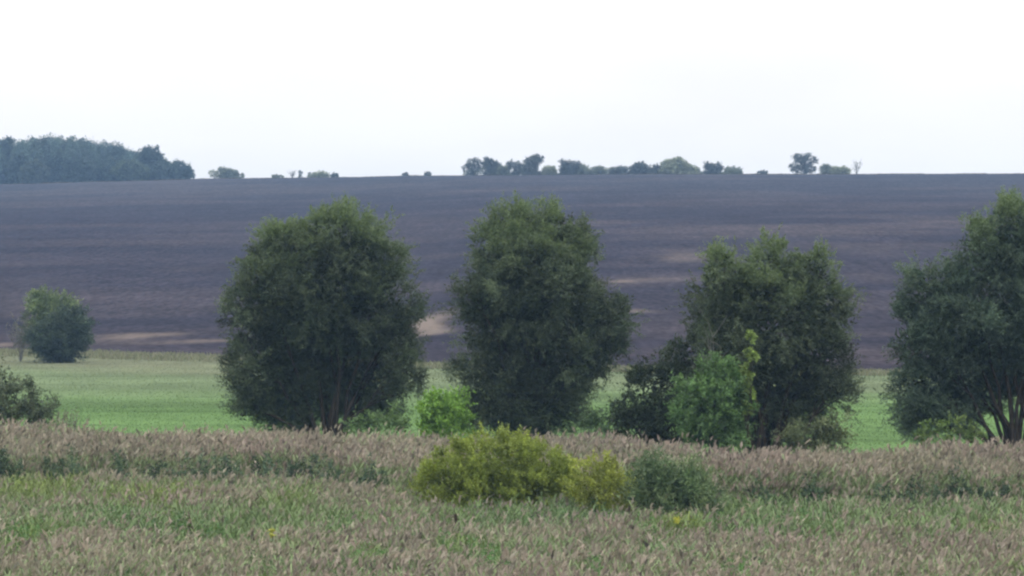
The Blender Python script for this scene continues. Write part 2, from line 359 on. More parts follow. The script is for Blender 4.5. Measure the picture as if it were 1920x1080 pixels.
W4 = dict(WIL); W4.update(color=(.048, .078, .048), color2=(.095, .132, .088))
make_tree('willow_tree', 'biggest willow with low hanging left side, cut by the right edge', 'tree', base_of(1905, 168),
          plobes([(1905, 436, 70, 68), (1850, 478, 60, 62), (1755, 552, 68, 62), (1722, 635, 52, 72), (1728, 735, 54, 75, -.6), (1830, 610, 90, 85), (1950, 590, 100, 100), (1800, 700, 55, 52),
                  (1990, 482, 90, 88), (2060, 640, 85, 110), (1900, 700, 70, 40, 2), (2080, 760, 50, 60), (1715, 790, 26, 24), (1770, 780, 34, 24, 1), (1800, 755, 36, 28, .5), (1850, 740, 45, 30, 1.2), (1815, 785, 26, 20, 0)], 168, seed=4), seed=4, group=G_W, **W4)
DK = dict(color=(.022, .035, .016), color2=(.042, .060, .028), leaf=(.12, .05), clump_r=.42, cl_den=1.7, shoots=17, nl=14, slen=.5, stems=4, trunk_r=.08, core=.9)
make_tree('dark_bush', 'very dark spreading bush sloping up to the left side of the three-topped willow', 'bush', base_of(1225, 163),
          plobes([(1300, 672, 32, 44), (1272, 700, 42, 48), (1228, 740, 46, 55), (1180, 780, 36, 34), (1260, 785, 60, 50), (1205, 805, 50, 30), (1290, 760, 40, 60)], 163, seed=5), seed=5, **DK)
make_tree('green_bush', 'small mid green bush in the gap right of the dome-shaped willow', 'bush', base_of(1130, 179),
          plobes([(1130, 785, 24, 28), (1150, 792, 16, 18), (1112, 795, 14, 16)], 179, seed=6), seed=6, color=(.06, .095, .04), color2=(.08, .125, .055), leaf=(.12, .06), clump_r=.3, cl_den=2, shoots=10, nl=10, slen=.4, stems=3, trunk_r=.05, core=.6)
make_tree('young_tree', 'young light green tree standing before the three-topped willow', 'tree', base_of(1340, 154),
          plobes([(1348, 690, 26, 32), (1318, 705, 16, 20), (1372, 715, 18, 22), (1335, 760, 58, 58), (1288, 732, 22, 28), (1380, 770, 34, 44), (1345, 812, 52, 32), (1300, 795, 32, 38)], 154, seed=7), seed=7,
          color=(.058, .11, .038), color2=(.12, .205, .07), leaf=(.12, .065), clump_r=.38, cl_den=2.2, shoots=13, nl=13, slen=.45, up=.7, stems=1, trunk_r=.09, core=.6)
make_tree('sapling', 'slender yellow-green sapling rising beside the young light green tree', 'tree', base_of(1402, 153),
          plobes([(1408, 636, 2.5, 14), (1402, 664, 6, 8), (1412, 671, 6, 8), (1396, 690, 5, 8), (1404, 706, 5, 10), (1398, 724, 5, 9), (1408, 742, 6, 9), (1400, 765, 7, 12)], 153, seed=8, dj=.1), seed=8,
          color=(.13, .19, .05), color2=(.20, .27, .08), leaf=(.10, .08), clump_r=.08, cl_den=26, shoots=5, nl=6, slen=.13, up=.4, stems=1, trunk_r=.03, core=.6, twigs=False)
make_tree('bright_bush', 'small bright green bush between the two left willows', 'bush', base_of(832, 170),
          plobes([(835, 785, 34, 28), (812, 768, 18, 24), (852, 762, 18, 18), (868, 795, 20, 18), (806, 797, 22, 22), (856, 748, 11, 10), (818, 752, 12, 12), (836, 800, 40, 20)], 170, seed=9, dj=.4), seed=9,
          color=(.12, .22, .042), color2=(.18, .31, .06), leaf=(.13, .09), clump_r=.3, cl_den=2.6, shoots=10, nl=10, slen=.35, stems=4, trunk_r=.04, core=.8, var=.12)
make_tree('low_bush', 'low loose light green bush under the right side of the broad left willow', 'bush', base_of(715, 177),
          plobes([(735, 785, 20, 20), (700, 795, 24, 16), (668, 800, 16, 12), (750, 800, 16, 12)], 177, seed=10, dj=.4), seed=10,
          color=(.085, .14, .045), color2=(.12, .18, .07), leaf=(.12, .07), clump_r=.3, cl_den=2, shoots=8, nl=9, slen=.4, stems=3, trunk_r=.04, core=.3)
make_tree('low_bush', 'low yellow-green weedy bush beneath the biggest willow at the right', 'bush', base_of(1780, 164),
          plobes([(1750, 812, 22, 16), (1785, 808, 22, 20), (1820, 815, 18, 14)], 164, seed=19, dj=.4), seed=19,
          color=(.10, .16, .045), color2=(.16, .22, .07), leaf=(.12, .06), clump_r=.25, cl_den=2.6, shoots=8, nl=9, slen=.35, stems=3, trunk_r=.03, core=.4)
YE = dict(bumpy=.1, color=(.145, .19, .036), color2=(.265, .32, .07), leaf=(.085, .042), clump_r=.28, cl_den=3.6, shoots=14, nl=14, slen=.32, up=.7, stems=7, trunk_r=.05, core=1.4, spread=.38, var=.12)
make_tree('yellow_shrub', 'large rounded yellow-green shrub standing in the reeds', 'shrub', base_of(935, 131),
          plobes([(930, 872, 85, 60, 0), (985, 885, 75, 50, .3), (1030, 900, 50, 38, 0), (870, 890, 70, 50, .2), (822, 912, 38, 34, 0), (905, 920, 85, 38, -.3), (1010, 922, 65, 36, -.2)], 131, seed=11, dj=.5), seed=11, **YE)
make_tree('yellow_shrub', 'smaller low yellow shrub touching the right side of the large one', 'shrub', base_of(1128, 129),
          plobes([(1125, 892, 40, 32), (1160, 905, 28, 28), (1098, 905, 30, 32), (1135, 925, 50, 26)], 129, seed=12, dj=.3), seed=12, **{**YE, 'color': (.165, .20, .04), 'color2': (.29, .33, .07)})
make_tree('green_shrub', 'dark green shrub in the reeds right of the smaller yellow shrub', 'shrub', base_of(1240, 127),
          plobes([(1226, 897, 34, 32), (1268, 904, 42, 32), (1302, 925, 40, 28), (1225, 925, 36, 32), (1260, 930, 56, 34), (1240, 880, 16, 20), (1325, 940, 22, 20)], 127, seed=13, dj=.5), seed=13,
          color=(.06, .10, .042), color2=(.16, .21, .10), leaf=(.2, .04), clump_r=.35, cl_den=2.4, shoots=12, nl=13, slen=.6, up=.7, stems=6, trunk_r=.05, core=1.4)
make_tree('pale_bush', 'pale olive bush at the right foot of the three-topped willow', 'bush', base_of(1538, 158),
          plobes([(1520, 810, 32, 32), (1560, 800, 28, 24), (1545, 825, 46, 22), (1500, 825, 24, 24)], 158, seed=14, dj=.4), seed=14,
          color=(.085, .105, .05), color2=(.12, .145, .07), leaf=(.12, .05), clump_r=.35, cl_den=2, shoots=10, nl=12, slen=.45, up=.7, stems=4, trunk_r=.05, core=.7)
LB = dict(color=(.05, .07, .038), color2=(.11, .13, .075), leaf=(.13, .055), clump_r=.35, cl_den=2, shoots=10, nl=12, slen=.45, up=.6, stems=4, trunk_r=.06, core=.6)
make_tree('leafy_bush', 'taller olive green bush behind the reeds, cut by the left edge', 'bush', base_of(5, 172),
          plobes([(8, 718, 24, 34), (-30, 720, 34, 40), (25, 755, 26, 34), (-20, 775, 50, 30)], 172, seed=15, dj=.5), seed=15, **LB)
make_tree('leafy_bush', 'lower dark bush with a pointed top right of the bush at the left edge', 'bush', base_of(70, 171),
          plobes([(63, 738, 7, 22), (72, 762, 24, 24), (88, 780, 20, 18), (60, 785, 26, 18)], 171, seed=16, dj=.3), seed=16, **{**LB, 'clump_r': .26, 'cl_den': 3})
make_tree('round_bush', 'round dark bush standing alone in the meadow at the far left', 'bush', base_of(110, 367),
          plobes([(118, 625, 40, 38), (138, 612, 26, 34), (78, 640, 28, 28), (108, 645, 46, 30)], 367, seed=17), seed=17,
          color=(.030, .046, .028), color2=(.05, .07, .042), leaf=(.24, .1), clump_r=.6, cl_den=1.1, shoots=12, nl=12, slen=.8, stems=4, trunk_r=.12, core=.5)
make_tree('pale_tree', 'light yellow-green small tree rising behind the round dark meadow bush', 'tree', base_of(90, 374),
          plobes([(82, 570, 30, 20), (112, 572, 24, 17), (72, 600, 26, 36), (100, 590, 30, 30)], 374, seed=18), seed=18,
          color=(.10, .14, .055), color2=(.15, .19, .08), leaf=(.24, .1), clump_r=.6, cl_den=1.0, shoots=11, nl=11, slen=.8, stems=3, trunk_r=.12, core=.25)

def bare_shrub(name, label, base, h, spread, n, mat, leafc=None, seed=0, rad=.012, cat='shrub', ln=.1, nleaf=8):
    """thin mostly leafless upright twigs"""
    r = np.random.default_rng(seed); base = np.asarray(base, float); root = thing(name, label, cat, tuple(base)); tp = []; LP, LD = [], []
    for i in range(n):
        a = r.uniform(0, 6.28); e = np.array([math.cos(a), math.sin(a), 0]) * spread * r.uniform(.2, 1); e[2] = h * r.uniform(.6, 1)
        p = curve([0, 0, 0], e, .02, 6, .1); p[1:-1, 2] += 0; tp.append(tube(p, rad * np.linspace(1.6, .4, 6), 4))
        for k in range(5):
            s = p[r.integers(2, 6)]; q = s + unit(np.array([r.normal(), r.normal(), abs(r.normal()) + 1.2])) * h * r.uniform(.1, .25); tp.append(tube(curve(s, q, .02, 4), rad * np.linspace(.8, .3, 4), 3))
            for _ in range(nleaf): LP.append(s + (q - s) * r.random() + r.normal(size=3) * ln * .4); LD.append(r.normal(size=3))
    V, Fc = join(tp); mesh_obj('stems', V, Fc, mat, None, root, smooth=True)
    if leafc:
        P = np.array(LP); V, Fc, K = leaves(P, unit(np.array(LD)), ln, ln * .5, np.tile(np.array(leafc), (len(P), 1)) * r.uniform(.7, 1.3, (len(P), 1)), r); mesh_obj('foliage', V, Fc, M_leaf, K, root)
    return root
bare_shrub('dead_sapling', 'grey leafless sapling standing just behind the young light green tree', base_of(1345, 156), 6.5, .55, 11, M_twig, None, 31, .02, 'tree')
bare_shrub('thin_shrub', 'thin pale half-bare shrub at the left foot of the round meadow bush', base_of(38, 371), 4.2, 1.6, 16, M_twig, (.11, .11, .08), 32, .02, ln=.2, nleaf=10)
bare_shrub('dry_weed', 'low brown dry weed clump in the reed edge right of the left bushes', base_of(130, 168), 2.65, .7, 22, M_twig, (.11, .095, .07), 33, .012, 'weed', ln=.09, nleaf=14)

# ------------------------------------------------------------------ the far skyline
DKB = ((.065, .08, .075), (.10, .12, .10)); PAL = ((.20, .23, .15), (.27, .29, .2)); MID = ((.13, .155, .11), (.17, .2, .14))
SK = [  # name, label, category, lobes px, colours, airy
 ('skyline_tree', 'airy dark tree at the left end of the long skyline row', 'tree', [(888, 306, 14, 11), (880, 314, 11, 10), (900, 310, 9, 14)], DKB, .35),
 ('skyline_tree', 'dense dark tree, second in the long skyline row', 'tree', [(920, 308, 13, 14), (930, 315, 12, 12), (913, 300, 6, 7)], DKB, .05),
 ('skyline_bush', 'low green bush between the second and third dark skyline trees', 'bush', [(945, 318, 12, 10)], MID, .1),
 ('skyline_tree', 'open dark tree with bright gaps left of the tallest tree of the long row', 'tree', [(964, 309, 12, 9), (974, 316, 13, 10)], DKB, .3),
 ('skyline_tree', 'dark tree whose crown overhangs right, tallest in the long skyline row', 'tree', [(1000, 302, 18, 9), (1010, 295, 9, 6), (995, 314, 16, 11)], DKB, .25),
 ('skyline_bush', 'pale green bush right of the overhanging skyline tree', 'bush', [(1030, 319, 13, 9)], PAL, 0),
 ('skyline_tree', 'ragged dark tree with two points right of the pale green skyline bush', 'tree', [(1060, 309, 9, 9), (1075, 312, 12, 11), (1066, 318, 16, 8)], DKB, .15),
 ('skyline_bush', 'small mid-grey bush right of the two-pointed skyline tree', 'bush', [(1095, 316, 8, 9), (1088, 320, 10, 7)], MID, .1),
 ('skyline_bush', 'long low flat bush in the middle of the skyline row', 'bush', [(1110, 321, 12, 6), (1126, 321, 11, 7)], MID, 0),
 ('skyline_bush', 'low dark pointed bush just right of the long flat skyline bush', 'bush', [(1152, 321, 10, 7), (1166, 319, 10, 7)], DKB, 0),
 ('skyline_tree', 'dark peaked tree left of the biggest pale skyline tree', 'tree', [(1200, 310, 11, 9), (1192, 317, 12, 9), (1214, 318, 10, 8)], DKB, .1),
 ('skyline_bush', 'small dark bush tucked under the left side of the biggest pale skyline tree', 'bush', [(1230, 318, 9, 8)], DKB, 0),
 ('skyline_tree', 'biggest rounded pale grey-green tree in the skyline row', 'tree', [(1268, 307, 20, 11), (1258, 316, 22, 11), (1285, 316, 18, 11), (1248, 307, 10, 8)], PAL, 0),
 ('skyline_bush', 'pale bush sloping down at the right of the biggest pale skyline tree', 'bush', [(1303, 320, 8, 7)], PAL, 0),
 ('skyline_tree', 'separate dark tree with a flat ragged top right of the pale skyline trees', 'tree', [(1332, 314, 11, 10), (1346, 315, 10, 10)], DKB, .15),
 ('skyline_bush', 'low green bush joined to the right side of the flat-topped skyline tree', 'bush', [(1370, 320, 10, 6), (1382, 321, 9, 6)], MID, 0),
 ('skyline_bush', 'tiny pointed bush standing alone between the row and the lone airy tree', 'bush', [(1433, 323, 5, 4), (1426, 325, 6, 3)], DKB, 0),
 ('skyline_tree', 'tall open lone tree with sky showing through on the right of the skyline', 'tree', [(1498, 297, 12, 9), (1515, 298, 14, 9), (1524, 303, 8, 10), (1490, 314, 11, 9), (1506, 310, 12, 9), (1520, 318, 8, 7)], DKB, .35),
 ('skyline_bush', 'dark peaked bush right of the tall open lone tree', 'bush', [(1547, 315, 10, 9)], MID, .1),
 ('skyline_bush', 'flat pale green bush at the right end of the skyline', 'bush', [(1565, 319, 12, 7), (1582, 319, 11, 8)], PAL, 0),
 ('skyline_bush', 'rounded pale bush right of the wood on the left skyline', 'bush', [(427, 324, 16, 9), (437, 326, 12, 8)], MID, 0),
 ('skyline_bush', 'loose pale bush touching the left side of the rounded pale bush', 'bush', [(402, 326, 9, 7)], PAL, .3),
 ('skyline_bush', 'tiny tuft of a bush just right of the rounded pale bush', 'bush', [(455, 330, 3, 4)], MID, 0),
 ('skyline_bush', 'low flat dark bush left of the small bare skyline shrub', 'bush', [(516, 331, 6, 3), (526, 332, 5, 2)], MID, 0),
 ('skyline_bush', 'tiny dark upright conical bush on the left skyline', 'bush', [(563, 326, 3, 5)], DKB, 0),
 ('skyline_bush', 'thin dark upright bush at the left end of the low pale hedge', 'bush', [(580, 328, 2, 5)], DKB, 0),
 ('skyline_bush', 'low pale hedge-like bush on the left skyline', 'bush', [(600, 327, 11, 5), (590, 329, 8, 4), (611, 328, 7, 4)], PAL, .15),
 ('skyline_bush', 'small dark mound at the right of the low pale hedge', 'bush', [(627, 329, 7, 4)], DKB, 0),
 ('skyline_bush', 'tiny dark mound, left of the two specks before the long row', 'bush', [(760, 328, 5, 3)], DKB, 0),
 ('skyline_bush', 'tiny dark mound, right of the two specks before the long row', 'bush', [(802, 327, 6, 4)], DKB, 0),
]
for i, (nm, lb, ct, lob, (c1, c2), air) in enumerate(SK):
    cx = sum(l[0] for l in lob) / len(lob); y0, d = crest_at(cx); d = d + 3
    small = max(l[2] for l in lob) < 7.5; rj = random.Random(900 + i)
    if not small: lob = [(l[0], l[1] + l[3] * .1, l[2] * 1.02, l[3] * .85) for l in lob] + [(l[0] + rj.uniform(-.8, .8) * l[2], l[1] - rj.uniform(-.3, .75) * l[3], l[2] * rj.uniform(.25, .45), l[3] * rj.uniform(.3, .5)) for l in lob for _ in range(3)]
    if air < .3: lob = lob + [(l[0], y0 - 2, l[2] * 1.05, max(3, l[3] * .5)) for l in lob[:max(1, len(lob) // 2)]]
    else: lob = lob + [(l[0], y0 - 3, l[2] * .6, 4) for l in lob[:2]]
    make_tree(nm, lb, ct, base_of(cx, d), plobes(lob, d, seed=50 + i, dj=.5), c1, c2, leaf=(.26, .14) if not small else (.25, .14), clump_r=.5 if not small else .3, cl_den=1.3 if not small else 2.5,
              shoots=7, nl=7, slen=.6 if not small else .35, stems=1 if ct == 'tree' else 3, trunk_r=.16 if ct == 'tree' else .06, core=.06 if air > .2 else .25, seed=60 + i, twigs=ct == 'tree', airy=air,
              up=.5, group='bushes and trees along the crest of the ploughed hill')
for px, lb, hh, s in ((1606, 'bare twiggy shrub at the far right end of the skyline bushes', 4.4, 41), (548, 'small bare pale shrub left of the tiny conical bush', 2.6, 42)):
    y0, d = crest_at(px); b = base_of(px, d + 3); bare_shrub('bare_shrub', lb, b, hh, 1.8, 16, M_twig, (.14, .14, .12), s, .03, ln=.22, nleaf=4)['group'] = 'bushes and trees along the crest of the ploughed hill'

# the wood on the left: trees one can tell apart at its edge, the rest one mass
TOPX = [-400, -60, 0, 14, 30, 60, 90, 130, 170, 210, 240, 290, 312, 340, 362]; TOPY = [262, 266, 266, 262, 270, 266, 262, 262, 268, 272, 278, 290, 305, 308, 325]
def top_y(px): return np.interp(px, TOPX, TOPY)
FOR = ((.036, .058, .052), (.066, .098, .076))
FT = dict(leaf=(.5, .3), clump_r=1.0, cl_den=.42, shoots=7, nl=8, slen=1.0, stems=1, trunk_r=.2, core=.03, twigs=False)
_, dw = crest_at(180)
def wood_tree(px, ty, rpx, d, label, cols=FOR, seed=0, group='trees along the edge of the wood', **kw):
    b = base_of(px, d); by = HY - (b[2] - EYE) / d * F; h = by - ty
    r_ = random.Random(seed); lob = [(px, ty + rpx * .75, rpx * .8, rpx * .75), (px - rpx * .35, ty + h * .5, rpx * .8, h * .34), (px + rpx * .4, ty + h * .55, rpx * .75, h * .34), (px, ty + h * .78, rpx, h * .27)]
    make_tree('wood_tree', label, 'tree', b, plobes(lob, d, seed=seed), cols[0], cols[1], seed=seed, group=group, **{**FT, **kw})
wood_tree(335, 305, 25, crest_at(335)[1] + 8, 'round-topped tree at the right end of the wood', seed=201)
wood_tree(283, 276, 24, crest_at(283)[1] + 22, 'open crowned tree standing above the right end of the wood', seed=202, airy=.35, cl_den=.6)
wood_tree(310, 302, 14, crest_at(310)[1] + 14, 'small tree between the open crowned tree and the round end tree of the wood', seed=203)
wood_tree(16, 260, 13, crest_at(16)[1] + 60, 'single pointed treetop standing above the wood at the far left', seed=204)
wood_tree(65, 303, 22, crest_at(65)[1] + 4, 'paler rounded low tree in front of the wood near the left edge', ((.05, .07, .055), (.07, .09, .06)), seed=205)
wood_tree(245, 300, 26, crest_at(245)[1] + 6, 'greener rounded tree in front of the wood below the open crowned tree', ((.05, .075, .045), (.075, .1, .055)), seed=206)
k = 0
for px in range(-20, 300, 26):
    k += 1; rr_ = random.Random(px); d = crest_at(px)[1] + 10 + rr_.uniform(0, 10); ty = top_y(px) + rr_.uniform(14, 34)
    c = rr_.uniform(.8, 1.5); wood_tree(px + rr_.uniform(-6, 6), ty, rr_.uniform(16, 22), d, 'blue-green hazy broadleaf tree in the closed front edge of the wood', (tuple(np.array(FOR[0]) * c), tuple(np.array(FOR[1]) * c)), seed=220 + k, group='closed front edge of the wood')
# mass of the wood behind
P_, D_, C_ = [], [], []; T_ = []
rf = np.random.default_rng(77)
for j in range(230):
    px = rf.uniform(-420, 325); _, dc = crest_at(px); d = dc + rf.uniform(18, 130); b = base_of(px, d); ty = top_y(px) + rf.uniform(-3, 12) ** 1.0
    topz = at(px, ty, d)[2]; h = topz - b[2]; rad = rf.uniform(2.3, 4.4); tone = rf.uniform(.6, 1.7); col = np.array(FOR[0]) * (1 - (hh := rf.random())) + np.array(FOR[1]) * hh
    n = 1900; u = unit(rf.normal(size=(n, 3))) * rf.uniform(.75, 1.08, (n, 1)); u[:, 2] = np.abs(u[:, 2]) * np.where(rf.random(n) < .6, 1, -1)
    # bumpy crown
    bump_ = 1 + .22 * np.sin(u[:, 0] * 7 + j) * np.sin(u[:, 1] * 6 + 2 * j) * np.sin(u[:, 2] * 6 + 3 * j)
    p = np.array([b[0], b[1], b[2] + h * .52]) + u * bump_[:, None] * [rad, rad, h * .5]
    P_.append(p); D_.append(unit(u + rf.normal(size=(n, 3)) * .8)); C_.append(np.tile(col * tone, (n, 1)) * rf.uniform(.75, 1.25, (n, 1)))
    T_.append(tube([b, (b[0], b[1], b[2] + h * .6)], [.2, .1], 5))
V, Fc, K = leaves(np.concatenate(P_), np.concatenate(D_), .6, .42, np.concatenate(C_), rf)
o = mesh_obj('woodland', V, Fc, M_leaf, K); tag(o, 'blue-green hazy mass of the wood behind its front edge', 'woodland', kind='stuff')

# ------------------------------------------------------------------ reeds and marsh plants
def blades(P, h, lean, wd, col, r, tipbend=.35):
    """curved grass blades, three triangles as a strip of 5 vertices"""
    n = len(P); a = r.uniform(0, 2 * np.pi, n); S = np.stack([np.cos(a), np.sin(a), 0 * a], -1)
    D = unit(np.stack([lean[:, 0], lean[:, 1], np.ones(n)], -1)); h = h[:, None]; wd = np.broadcast_to(wd, n)[:, None]
    M = P + D * h * .6; T = M + unit(D + np.stack([lean[:, 0] * 2.2, lean[:, 1] * 2.2, -tipbend * np.ones(n)], -1)) * h * .42
    V = np.stack([P - S * wd / 2, P + S * wd / 2, M - S * wd / 2, M + S * wd / 2, T], 1).reshape(-1, 3)
    o = (np.arange(n) * 5)[:, None]; Fc = np.concatenate([o + [0, 1, 3], o + [0, 3, 2], o + [2, 3, 4]], 0)
    return V, Fc, np.repeat(col, 5, axis=0)
def plumes(P, D, ln, col, r):
    """feathery drooping seed heads: two crossing kites and loose wisps to one side"""
    n = len(P); ln = ln[:, None]; parts, cols = [], []
    for a in range(2):
        S = unit(np.cross(D, r.normal(size=(n, 3)))); wd = ln * r.uniform(.09, .17, (n, 1)); mid = P + D * ln * .42; tip = P + D * ln - [0, 0, .12] * ln
        V = np.stack([P, mid - S * wd, tip, mid + S * wd], 1).reshape(-1, 3); o = (np.arange(n) * 4)[:, None]
        parts.append((V, np.concatenate([o + [0, 1, 2], o + [0, 2, 3]], 0))); cols.append(np.repeat(col, 4, axis=0))
    for a in range(4):
        q = P + D * ln * r.uniform(.1, .7, (n, 1)); d = unit(D * .8 + np.stack([r.normal(.35, .5, n), r.normal(0, .5, n), r.normal(-.1, .3, n)], -1))
        V, Fc, K = leaves(q, d, (ln * r.uniform(.3, .5, (n, 1)))[:, 0], (ln * .11)[:, 0], col * r.uniform(.85, 1.15, (n, 1)), r); parts.append((V, Fc)); cols.append(K)
    V, Fc = join(parts); return V, Fc, np.concatenate(cols)

PINK = np.array([.30, .24, .205]); BEIGE = np.array([.295, .262, .195]); GREYM = np.array([.25, .255, .20])
RLEAF = np.array([.105, .145, .068]); RLEAF2 = np.array([.18, .205, .11])
def reed_plants(name, label, X, Y, H, plume_p, green, yellow, r, nleaf=4):
    n = len(X); H = H + np.where(r.random(n) < .045, r.uniform(.12, .42, n), 0); B0 = np.stack([X, Y, land(X, Y)], -1)
    lean = np.stack([r.normal(.10, .14, n), r.normal(0, .14, n)], -1); D = unit(np.concatenate([lean, np.ones((n, 1))], 1)); Tp = B0 + D * H[:, None]
    parts, cols = [], []
    V, Fc, K = leaves(B0, D, H, .022, np.tile([.17, .16, .10], (n, 1)) * r.uniform(.7, 1.2, (n, 1)), r); parts.append((V, Fc)); cols.append(K)
    g = green[:, None]; yl = yellow[:, None]
    for k in range(nleaf):
        t = r.uniform(.45, .92, (n, 1)) if k else r.uniform(.25, .6, (n, 1)); q = B0 + D * H[:, None] * t; an = r.uniform(0, 2 * np.pi, n); ll = r.uniform(.3, .6, n)
        ln2 = np.stack([np.cos(an) * .75 + .2, np.sin(an) * .75], -1)
        c = RLEAF * (1 - g) * .95 + (RLEAF2 * (1 - g) + np.array([.10, .16, .062]) * g) * .55 + RLEAF * g * .5; c = c * (1 - yl) + np.array([.15, .19, .055]) * yl
        V, Fc, K = blades(q, ll, ln2, r.uniform(.022, .04, n), c * np.clip(1 + r.normal(size=(n, 1)) * .22, .45, 1.7), r, .7); parts.append((V, Fc)); cols.append(K)
    m = r.random(n) < plume_p; q = Tp[m]; nn = len(q); mixc = r.random((nn, 1)); patch = fbm(q[:, 0] / 4, q[:, 1] / 6, 61)[:, None]
    patch = np.clip((patch - .3) / .4, 0, 1); c = (PINK * patch + BEIGE * (1 - patch)) * (1 - mixc * .5) + GREYM * mixc * .5
    tone = np.clip(1 + r.normal(size=(nn, 1)) * .2, .45, 1.6); dark = r.random((nn, 1)) < .04; tone = np.where(dark, tone * .4, tone) * (.8 + .4 * fbm(q[:, 0] / 3, q[:, 1] / 5, 67))[:, None]
    c = c * tone; Dp = unit(D[m] + np.stack([.9 * (fbm(q[:, 0] / 2.5, q[:, 1] / 4, 63) - .35) + r.normal(0, .38, nn), r.normal(0, .3, nn), r.normal(0, .12, nn)], -1))
    V, Fc, K = plumes(q - Dp * .06, Dp, r.uniform(.12, .36, nn) * (.8 + .5 * fbm(q[:, 0] / 2, q[:, 1] / 3, 65)), c, r); parts.append((V, Fc)); cols.append(K)
    V, Fc = join(parts); o = mesh_obj(name, V, Fc, M_reed, np.concatenate(cols)); tag(o, label, 'reeds', kind='stuff'); return o

# tall reeds: back edge read off the photograph's reed line
ex = np.array([-300, 0, 100, 250, 480, 700, 800, 1060, 1200, 1300, 1450, 1600, 1700, 1920, 2300.]); ey = np.array([795, 795, 797, 807, 804, 812, 816, 812, 822, 838, 846, 840, 836, 826, 820.])
H_T = 2.25
ed = (EYE - H_T) * F / (ey - HY); eX = (ex - 960) / F * ed
def back(X): return np.interp(X, eX, ed)
def front(X): return np.interp(X, [-40, -8, -4, 4, 8, 40], [147.5, 147.5, 137, 137, 133, 137]) + 3.5 * (fbm(X / 3, X * 0 + 3, 51) - .5)
r1 = np.random.default_rng(5)
nT = 60000; X = r1.uniform(-36, 36, nT); Yb, Yf = back(X), front(X); Y = Yf + (Yb - Yf) * r1.random(nT)
Hh = (H_T - .3) + .8 * (fbm(X / 1.3, Y / 2.2, 71) - .5) + r1.normal(0, .13, nT) - .5 * (Y < Yf + .6)
gr = np.clip(sstep(.5, .75, fbm(X / 4, Y / 4, 73)) * .6, 0, 1)
ok = (Yb - Yf) * r1.random(nT) > -1
reed_plants('tall_reeds', 'tall reeds with pinkish beige plumes in a band before the willows', X, Y, Hh, .9, gr, gr * 0, r1)

# lower mixed marsh plants in front; patches: photo x, y, half sizes, (green, yellow, plume factor, height add)
def top_at(px, py, h=1.25):
    d = (EYE - h) * F / (py - HY); return (px - 960) / F * d, d
LP = [(60, 905, 110, 18, .4, .85, .25, -.25), (230, 915, 60, 14, .4, .6, .4, -.2), (330, 915, 80, 16, .3, .7, .4, -.15), (540, 920, 60, 22, .5, .5, .5, -.1), (640, 972, 32, 10, 1, .1, .1, -.1), (60, 985, 50, 14, 1, .35, .3, -.1),
      (20, 1000, 40, 20, .8, .3, .4, 0), (290, 975, 60, 14, .8, .05, .4, 0), (210, 950, 40, 10, .9, 0, .3, 0), (560, 1010, 60, 12, .4, .25, .5, 0), (390, 985, 70, 14, .8, .1, .4, 0), (690, 1030, 30, 12, .8, .4, .2, -.1),
      (860, 1012, 50, 12, .8, .4, .3, -.1), (920, 1035, 16, 14, 1, .25, .0, -.15), (1120, 1055, 16, 8, .9, .3, .2, -.1), (980, 955, 90, 14, 1, 0, .5, 0), (1080, 950, 60, 14, 1, 0, .5, 0), (1250, 975, 60, 12, .9, .4, .25, -.2),
      (1290, 972, 30, 6, .5, .9, .1, -.2), (840, 960, 60, 16, .7, .25, .5, 0), (1350, 940, 70, 25, .8, .05, .5, 0), (1450, 950, 140, 30, .75, .05, .55, 0), (1750, 960, 120, 22, .6, .1, .6, 0), (1850, 980, 40, 10, .6, .6, .4, 0),
      (1500, 985, 80, 12, .5, .1, .6, 0), (1380, 1060, 20, 12, .9, .3, .1, -.1), (480, 1060, 50, 12, .4, .1, .7, 0), (300, 1060, 40, 12, .7, .2, .4, 0), (180, 1040, 60, 12, -.3, 0, 1, 0), (1900, 1050, 30, 10, .6, .5, .5, 0), (700, 1000, 60, 12, -.2, 0, 1, 0),
      (770, 915, 30, 25, .5, .5, .4, 0), (1230, 1020, 60, 20, .4, 0, .7, 0), (1000, 1010, 60, 14, .3, .1, .7, 0), (1650, 900, 120, 12, .5, 0, .7, 0), (20, 870, 30, 10, .9, 0, .3, 0), (500, 960, 200, 25, .5, .1, .6, 0)]
r2 = np.random.default_rng(6)
nL = 98000; X = r2.uniform(-30, 30, nL); Yf = front(X); Y = 84 + (Yf - 84) * r2.random(nL) ** .92
g = .27 + .0 * X + .5 * (fbm(X / 3.2, Y / 5, 81) - .5) * 2; g += .22 * sstep(108, 122, Y); yl = .25 * sstep(.6, .8, fbm(X / 2.4, Y / 3.5, 83)); pl = np.ones(nL); hadd = np.zeros(nL)
wobx, woby = 2.2 * (fbm(X / 1.5, Y / 2, 85) - .5), 4 * (fbm(X / 1.5, Y / 2, 87) - .5)
for (px, py, wx, wy, a, b, c, hh) in LP:
    x0, d0 = top_at(px, py); _, d1 = top_at(px, py - wy); q = np.exp(-((((X - x0 + wobx) / (wx / F * d0)) ** 2 + ((Y - d0 + woby) / max(d1 - d0, .8)) ** 2)) ** 1.2)
    g += q * a; yl += q * b; pl *= 1 - q * (1 - c); hadd += q * (.06 + abs(hh) * .3)
g = np.clip(g, 0, 1); yl = np.clip(yl, 0, 1)
pl = np.clip(pl * (1.0 - .8 * sstep(.3, .75, g)), .03, .95)
Hh = 1.02 + .75 * (fbm(X / 1.8, Y / 2.6, 89) - .5) + r2.normal(0, .11, nL) + hadd
sel = np.ones(nL, bool)
for (px, d, rx, ry) in ((935, 131, 2.2, 1.5), (1128, 129, 1.0, .8), (1240, 127.5, .9, .7)):
    sel &= ((X - (px - 960) / F * d) / rx) ** 2 + ((Y - d) / ry) ** 2 > 1
